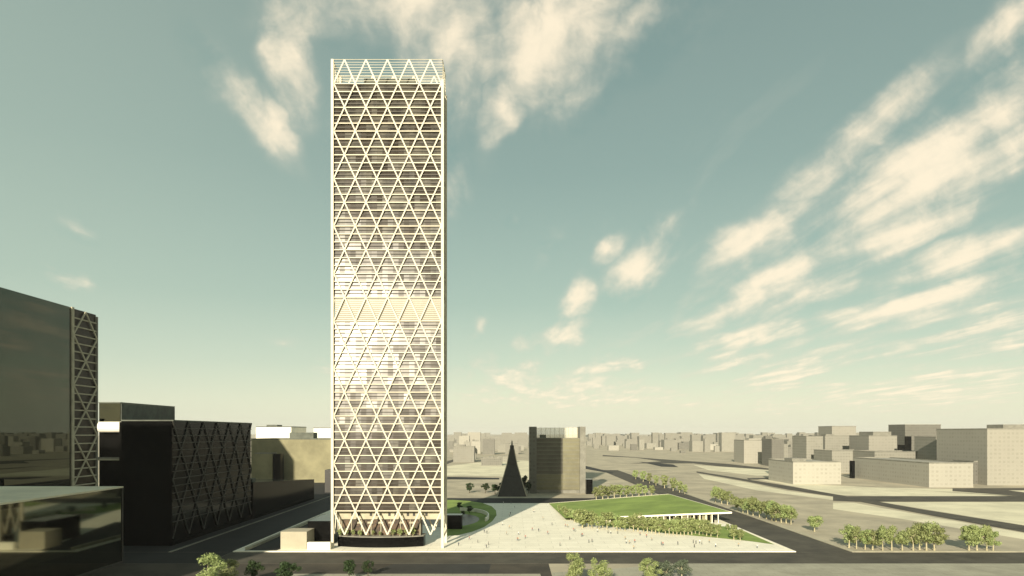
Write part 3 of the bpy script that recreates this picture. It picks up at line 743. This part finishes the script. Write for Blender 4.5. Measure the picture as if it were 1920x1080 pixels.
# small dark houses in the plain
for k, (pxx, py, w, h, lab) in enumerate([(845,843,9,16,'dark block'),(852,836,6,12,'dark block'),(888,846,4,22,'thin dark pole block'),(900,838,6,8,'dark cube'),(931,838,12,12,'dark gabled block'),
        (1281,850,9,5,'dark cube'),(1150,828,5,8,'dark block'),(1200,838,6,12,'dark block'),(1237,838,5,12,'dark block'),(1260,835,5,11,'dark block'),(1478,868,10,4,'dark flat box')]):
    Dk = CZ*FP/(py-HY) if py > 825 else 3000
    adj = ['first','second','third','fourth','fifth','sixth','seventh','eighth','ninth','tenth','eleventh'][k]
    hk = h*Dk/FP
    block('dark_house', 'small %s on the plain, %s of the dark specks from the left' % (lab, adj), XatD(pxx-w/2,Dk), XatD(pxx+w/2,Dk), Dk, Dk+w*Dk/FP, hk, 'city_dark', group='small dark blocks on the plain', parapet=False)

# distant hills
def ridge(name, x0, x1, y, h, seed):
    mb = MB(); n = 60; vs_ = []
    for i in range(n+1):
        u = i/n; hh_ = h*(sin(pi*u)**.5)*(.65+.35*mnoise.noise(Vector((u*9+seed, seed, 0))))
        xx = x0+(x1-x0)*u
        vs_ += [(xx, y, -1), (xx, y+400, max(0, hh_)), (xx, y+1400, -1)]
    fs_ = []
    for i in range(n): fs_ += [(3*i, 3*i+3, 3*i+4, 3*i+1), (3*i+1, 3*i+4, 3*i+5, 3*i+2)]
    mb.add(vs_, fs_); return struct(mb.build(name, 'hill'))
ridge('distant_hill', XatD(1090,9000), XatD(1225,9000), 9000, 52, 1)
ridge('distant_hill', XatD(1290,9500), XatD(1400,9500), 9500, 52, 4)

# ------------------------------------------------------------------ trees
def crown_mesh(seed, n, leaf, rx, rz, cz):
    r = random.Random(seed); mb = MB(); clumps = []
    for i in range(24):
        a = r.uniform(0, 2*pi); u = r.uniform(-1, 1); q = math.sqrt(max(0, 1-u*u*.8)) * r.uniform(.15, .85)
        clumps.append((Vector((cos(a)*q*rx, sin(a)*q*rx, cz+u*rz*.8)), r.uniform(.22, .38)*rx))
    for i in range(n):
        c, cr = r.choice(clumps); 
        d = Vector((r.gauss(0,1), r.gauss(0,1), r.gauss(0,1))).normalized() * cr * r.random()**.4
        p = c + d; s = leaf * r.uniform(.6, 1.4)
        nrm = (d.normalized() + Vector((r.gauss(0,.5), r.gauss(0,.5), r.gauss(0,.5)))).normalized()
        t1 = nrm.orthogonal().normalized(); t1.rotate(Quaternion(nrm, r.uniform(0, 6.28))); t2 = nrm.cross(t1)
        mb.add([p-t1*s*.5, p-t2*s*.32, p+t1*s*.6, p+t2*s*.32], [(0,1,2,3)])
    return mb, clumps
def tree_proto(seed, n=900, leaf=.62, rx=3.7, rz=2.9, cz=6.3):
    cb, cl = crown_mesh(seed, n, leaf, rx, rz, cz); r = random.Random(seed+99)
    tb = MB(); tb.tube([(0,0,-.1),(.05,0,1.2),(.1,.05,2.8),(0,.1,4.2),(0,0,6.2)], [.34,.25,.21,.16,.06], 8)
    for c, cr in cl[:9]:
        z = r.uniform(2.6, 4.6); st = Vector((.05,.05,z)); mid = st.lerp(c, .5) + Vector((0,0,-.3))
        tb.tube([st, mid, c], [.12,.08,.03], 5)
    return tb, cb
PROTO = {}
def get_tree(kind, var):
    key = (kind, var)
    if key not in PROTO:
        lm, bm_ = {'lime': ('leaf_lime','bark'), 'green': ('leaf_green','bark_dark'), 'grey': ('leaf_grey','bark'), 'small': ('leaf_lime','bark'), 'fine': ('leaf_lime','bark')}[kind]
        if kind == 'small': tb, cb = tree_proto(50+var, 900, .75, 3.0, 3.4, 5.0)
        elif kind == 'fine': tb, cb = tree_proto(70+var, 4600, .38, 4.4, 4.4, 5.9)
        elif kind == 'grey': tb, cb = tree_proto(80+var, 3600, .42, 3.7, 3.0, 5.0)
        else: tb, cb = tree_proto(10+var, 2400, .55, 4.0, 3.5, 5.7)
        PROTO[key] = (tb.mesh('trunk', bm_), cb.mesh('crown', lm))
    return PROTO[key]
rt = random.Random(5)
def tree(kind, x, y, s, label, group, z=.14, name='tree'):
    tm, cm = get_tree(kind, rt.randrange(4))
    o = empty(name, (x, y, z), label, 'tree', group); o.rotation_euler = (0, 0, rt.uniform(0, 6.28)); o.scale = (s*rt.uniform(.88,1.22), s*rt.uniform(.88,1.22), s*rt.uniform(.86,1.08))
    for nm, me in (('trunk', tm), ('crown', cm)):
        c = bpy.data.objects.new(nm, me); COL.objects.link(c); c.parent = o
    return o
# right kerb: pixel base of trunk, height in pixels
ORD = ['leftmost','second','third','fourth','fifth','sixth','seventh','eighth','ninth','tenth','eleventh','twelfth']
def trees_at(lst, kind, fmt, group, z=.14, name='tree'):
    for i, (px, py, hp) in enumerate(lst):
        x, y = G(px, py, z); hgt = hp*y/FP
        base = 9.3 if kind in ('lime','green') else (8.6 if kind == 'small' else (10.2 if kind == 'fine' else 8.2))
        tree(kind, x, y, hgt/base, fmt % (ORD[i] if i < 12 else 'another'), group, z, name)
trees_at([(1592,1027,42),(1636,1031,44),(1672,1032,46),(1712,1032,44),(1737,1032,58)], 'lime', 'pale lime street tree on the right kerb corner, %s of the five before the gap', 'trees on the right kerb')
trees_at([(1606,1029,40),(1622,1030,38),(1655,1032,42),(1692,1032,44),(1752,1032,48),(1724,1031,50)], 'lime', 'lime tree filling the hedge like row on the right kerb corner, %s', 'trees on the right kerb')
trees_at([(1832,1032,44),(1862,1032,38)], 'lime', 'lime tree crowding the right hand pair, %s', 'trees on the right kerb')
trees_at([(1402,964,30),(1424,970,34),(1447,976,38),(1465,980,38),(1483,983,34),(1384,958,28)], 'lime', 'lime tree filling the row past the green roof corner, %s', 'trees on the right kerb')
trees_at([(1817,1032,46),(1850,1032,44)], 'lime', 'pale lime tree of the right hand pair near the picture edge, %s', 'trees on the right kerb')
trees_at([(1527,997,36)], 'lime', 'single lime tree standing alone on the right kerb, %s along', 'trees on the right kerb')
trees_at([(1393,962,30),(1412,967,33),(1437,973,36),(1455,978,40),(1474,981,40)], 'lime', 'lime tree in the cluster past the green roof corner, %s from the left', 'trees on the right kerb')
trees_at([(1342,942,30),(1353,945,32),(1364,947,30)], 'lime', 'lime tree of the trio beside the bend of the right road, %s from the left', 'trees on the right kerb')
trees_at([(1192,898,18),(1206,903,20),(1218,906,20),(1230,910,20),(1246,915,24),(1262,920,26),(1274,923,24),(1284,926,18)], 'small', 'small olive tree along the far right kerb, %s from the left', 'trees on the far right kerb')
trees_at([(1118,936,24),(1130,936,30),(1140,935,26),(1152,934,30),(1163,933,26),(1175,932,26),(1186,931,24),(1198,930,24),(1210,929,20),(1222,928,18)], 'small', 'pale olive tree in the row behind the green roof, %s from the left', 'trees behind the green roof')
fr = [(1110,990,30),(1123,992,26),(1157,994,30),(1172,995,28),(1188,996,30),(1214,999,32),(1229,1001,32),(1255,1003,32),(1269,1004,32),(1283,1004,34),(1297,1003,32),(1311,1003,30),(1325,1005,30),(1345,1008,26),(1065,973,22),(1077,979,24),(1098,987,28),(1048,962,16),(1058,968,20),(1070,975,24),(1082,980,26),(1092,990,36),(1103,988,28),(1116,985,22),(1130,990,28),(1138,992,40),(1150,990,24),(1163,994,26),(1180,992,24),
 (1196,996,38),(1207,998,30),(1222,999,34),(1236,1001,30),(1248,1002,30),(1262,1003,32),(1276,1003,30),(1290,1003,32),(1304,1001,28),(1318,1002,30),(1333,1006,26),(1110,972,18),(1185,984,20),(1150,982,20),(1376,1012,30),(1388,1013,24),(1364,994,12),(1240,990,22),(1270,990,20)]
for i, (px, py, hp) in enumerate(fr):
    x, y = G(px, py, .22)
    part = 'left' if px < 1120 else ('middle' if px < 1230 else 'right')
    tree('small', x, y, hp*y/FP/8.6, 'small lime tree in the %s of the grove in front of the green roof' % part, 'grove in front of the green roof', .22)
trees_at([(880,924,21),(910,924,18),(928,926,22),(941,926,24),(984,920,28),(991,925,22)], 'green', 'round dark green tree by the black street beyond the plaza, %s from the left', 'dark trees beyond the plaza')
trees_at([(862,955,14),(880,962,16),(868,968,12)], 'green', 'small dark tree inside the curved court, %s', 'dark trees in the curved court', .3)
# foreground trees: their feet are below the picture
for (px, ytop, D, kind, lab, s) in [(385,1040,205,'fine','leafy bright green tree rising from the bottom edge at lower left',1.15),
        (425,1050,215,'fine','second bright tree just right of the lower left tree at bottom edge',1.0),
        (478,1046,222,'green','dark green tree between lower left trees and the plaza corner at bottom',1.1),(540,1047,220,'green','dark small crown at bottom edge under the cream kiosk',1.05),
        (655,1050,228,'green','dark crown at bottom edge below the lattice tower left corner',1.1),(690,1052,232,'green','dark crown at bottom edge right of the tower left corner',1.0),
        (1075,1041,214,'fine','bright lime tree at the bottom edge below the plaza centre, left of its pair',1.15),(1122,1040,212,'fine','bright lime tree at bottom edge below the plaza, right of its pair',1.15),
        (1216,1049,216,'fine','narrow lime tree at the bottom edge right of the bright pair',.95)]:
    ht = CZ - (ytop-HY)*D/FP
    tree(kind, XatD(px, D), D, ht/(10.2 if kind == 'fine' else 9.3), lab, None, .13)
for (px, ytop, D, lab) in [(1245,1048,222,'grey green bush at the bottom edge beside the narrow lime tree'),(1278,1050,228,'rounder grey green bush furthest right on the bottom pavement')]:
    ht = CZ - (ytop-HY)*D/FP; tree('grey', XatD(px, D), D, ht/8.2, lab, None, .13, 'bush_tree')
# planting on the tower canopy
for i in range(12):
    x = TX0 + 2 + i*2.9
    if i in (4, 7): continue
    tree('small', x, TY0+1.8, rt.uniform(.28, .5), 'small shrub on the dark canopy ledge at the tower foot', 'shrubs on the tower ledge', 5.05, 'shrub')

# ------------------------------------------------------------------ people on the plaza
def person_mesh(name, skin, top, leg, pose):
    """one continuous figure, 1.72 m, built from stacked rings; legs and arms grow out of the trunk"""
    me = bpy.data.meshes.new(name); bm = bmesh.new()
    st = pose
    V = {}
    def v(k, x, y, z): V[k] = bm.verts.new((x, y, z))
    v('p',0,0,.92); v('w',0,0,1.10); v('c',0,.01,1.33); v('n',0,.01,1.47); v('h',0,.02,1.56); v('t',0,.01,1.68)
    for s, sg in (('l',-1),('r',1)):
        a = st*sg
        v('k'+s, sg*.10, a*.16, .50); v('a'+s, sg*.10, a*.26 - (.05 if a < 0 else 0), .08); v('f'+s, sg*.11, a*.26+.14, .03)
        v('s'+s, sg*.17, 0, 1.40); v('e'+s, sg*.24, -a*.10, 1.12); v('d'+s, sg*.25, -a*.16+.06, .88); v('g'+s, sg*.245, -a*.18+.09, .79)
    for a, b in (('p','w'),('w','c'),('c','n'),('n','h'),('h','t')): bm.edges.new((V[a], V[b]))
    for s in 'lr':
        for a, b in (('p','k'+s),('k'+s,'a'+s),('a'+s,'f'+s),('c','s'+s),('s'+s,'e'+s),('e'+s,'d'+s),('d'+s,'g'+s)): bm.edges.new((V[a], V[b]))
    bm.to_mesh(me); bm.free()
    o = bpy.data.objects.new(name+'_tmp', me); COL.objects.link(o)
    sk = o.modifiers.new('skin', 'SKIN'); sub = o.modifiers.new('sub', 'SUBSURF'); sub.levels = 1; sub.render_levels = 1
    rad = {'p':(.15,.11),'w':(.13,.095),'c':(.17,.11),'n':(.055,.055),'h':(.085,.10),'t':(.065,.075)}
    lr_ = {'k':.065,'a':.042,'f':.035,'s':.065,'e':.045,'d':.032,'g':.035}
    names = list(V.keys())
    for i, k in enumerate(names):
        q = rad[k] if k in rad else (lr_[k[0]],)*2
        me.skin_vertices[0].data[i].radius = q
        me.skin_vertices[0].data[i].use_root = (k == 'p')
    dg = bpy.context.evaluated_depsgraph_get(); ev = o.evaluated_get(dg)
    out = bpy.data.meshes.new_from_object(ev); out.name = name
    bpy.data.objects.remove(o)
    out.materials.clear()
    for m_ in (skin, top, leg, 'hair'): out.materials.append(M[m_])
    for p in out.polygons:
        z = p.center.z; ax = abs(p.center.x)
        if z > 1.62 or (z > 1.52 and p.center.y < -.02): i = 3
        elif z > 1.46: i = 0
        elif z < .84 and ax > .20: i = 0
        elif z < .96 and ax < .20: i = 2
        else: i = 1
        p.material_index = i
    return out
mat('skin', (.45,.28,.18), .7, var=.05); mat('hair', (.03,.02,.015), .7, var=.1)
for nm, c in (('cloth_white',(.7,.68,.62)),('cloth_navy',(.03,.04,.08)),('cloth_red',(.35,.10,.07)),('cloth_tan',(.40,.31,.20)),('cloth_grey',(.15,.15,.14)),('cloth_black',(.02,.02,.02))):
    mat(nm, c, .85, var=.06, scale=3)
combos = [('cloth_navy','cloth_black','dark navy top and black trousers'),('cloth_tan','cloth_grey','tan top and grey trousers'),('cloth_grey','cloth_black','grey top and black trousers'),
          ('cloth_red','cloth_navy','dull red top and navy trousers'),('cloth_white','cloth_navy','white top and navy trousers')]
pm = [(person_mesh('person_body', 'skin', a, b, .9 if i % 2 else .35), t_) for i, (a, b, t_) in enumerate(combos)]
spots = [(908,999),(913,1001),(955,968),(957,965),(942,985),(955,991),(972,1003),(972,1014),(970,1014),(950,1003),(998,995),(1010,997),(1027,1002),(1050,1024),(916,1022),(912,1028),(896,1018),
 (944,945),(958,945),(965,952),(1000,960),(1001,961),(1018,974),(1060,988),(1064,989),(1075,996),(1078,997),(1092,1006),(1104,1018),(1110,1017),(1090,1006),(1140,1000),(1145,1001),(1158,1001),
 (1120,998),(1172,1012),(1174,1019),(1180,1020),(1190,1018),(1188,1030),(1212,1008),(1240,1022),(1243,1023),(1271,1022),(1300,1019),(1305,1020),(1302,1027),(1312,1019),(1316,1021),(1342,1026),
 (1385,1025),(1420,1028),(1330,1018),(1200,1004),(1222,1014),(985,1010),(1035,985),(880,1012),(860,1024),(1068,1012)]
for i, (px, py) in enumerate(spots):
    me, desc = pm[(i*7+i//3) % 5]
    o = bpy.data.objects.new('person', me); COL.objects.link(o)
    x, y = G(px, py, .22); o.location = (x, y, .225); o.rotation_euler = (0, 0, rt.uniform(0, 6.28)); o.scale = (1.1,1.1,1.08)
    wh = 'left part' if px < 1000 else ('middle' if px < 1180 else 'right part')
    tag(o, 'person in %s on the %s of the plaza' % (desc, wh), 'person', 'people walking on the plaza')

# ------------------------------------------------------------------ haze: thin warm air over the whole plain
USE_HAZE = True
if USE_HAZE:
    m = bpy.data.materials.new('haze_air'); m.use_nodes = True; t = m.node_tree; t.nodes.clear()
    pv = t.nodes.new('ShaderNodeVolumePrincipled'); out = t.nodes.new('ShaderNodeOutputMaterial')
    pv.inputs['Color'].default_value = (.95, .95, .92, 1); pv.inputs['Density'].default_value = .000032; pv.inputs['Anisotropy'].default_value = 0.0
    t.links.new(pv.outputs[0], out.inputs['Volume']); M['haze_air'] = m
    hb = MB().box(-17000, 17000, -3200, 27000, -2, 222)
    tag(hb.build('haze', 'haze_air'), 'thin warm haze lying over the plain', 'haze', kind='stuff')
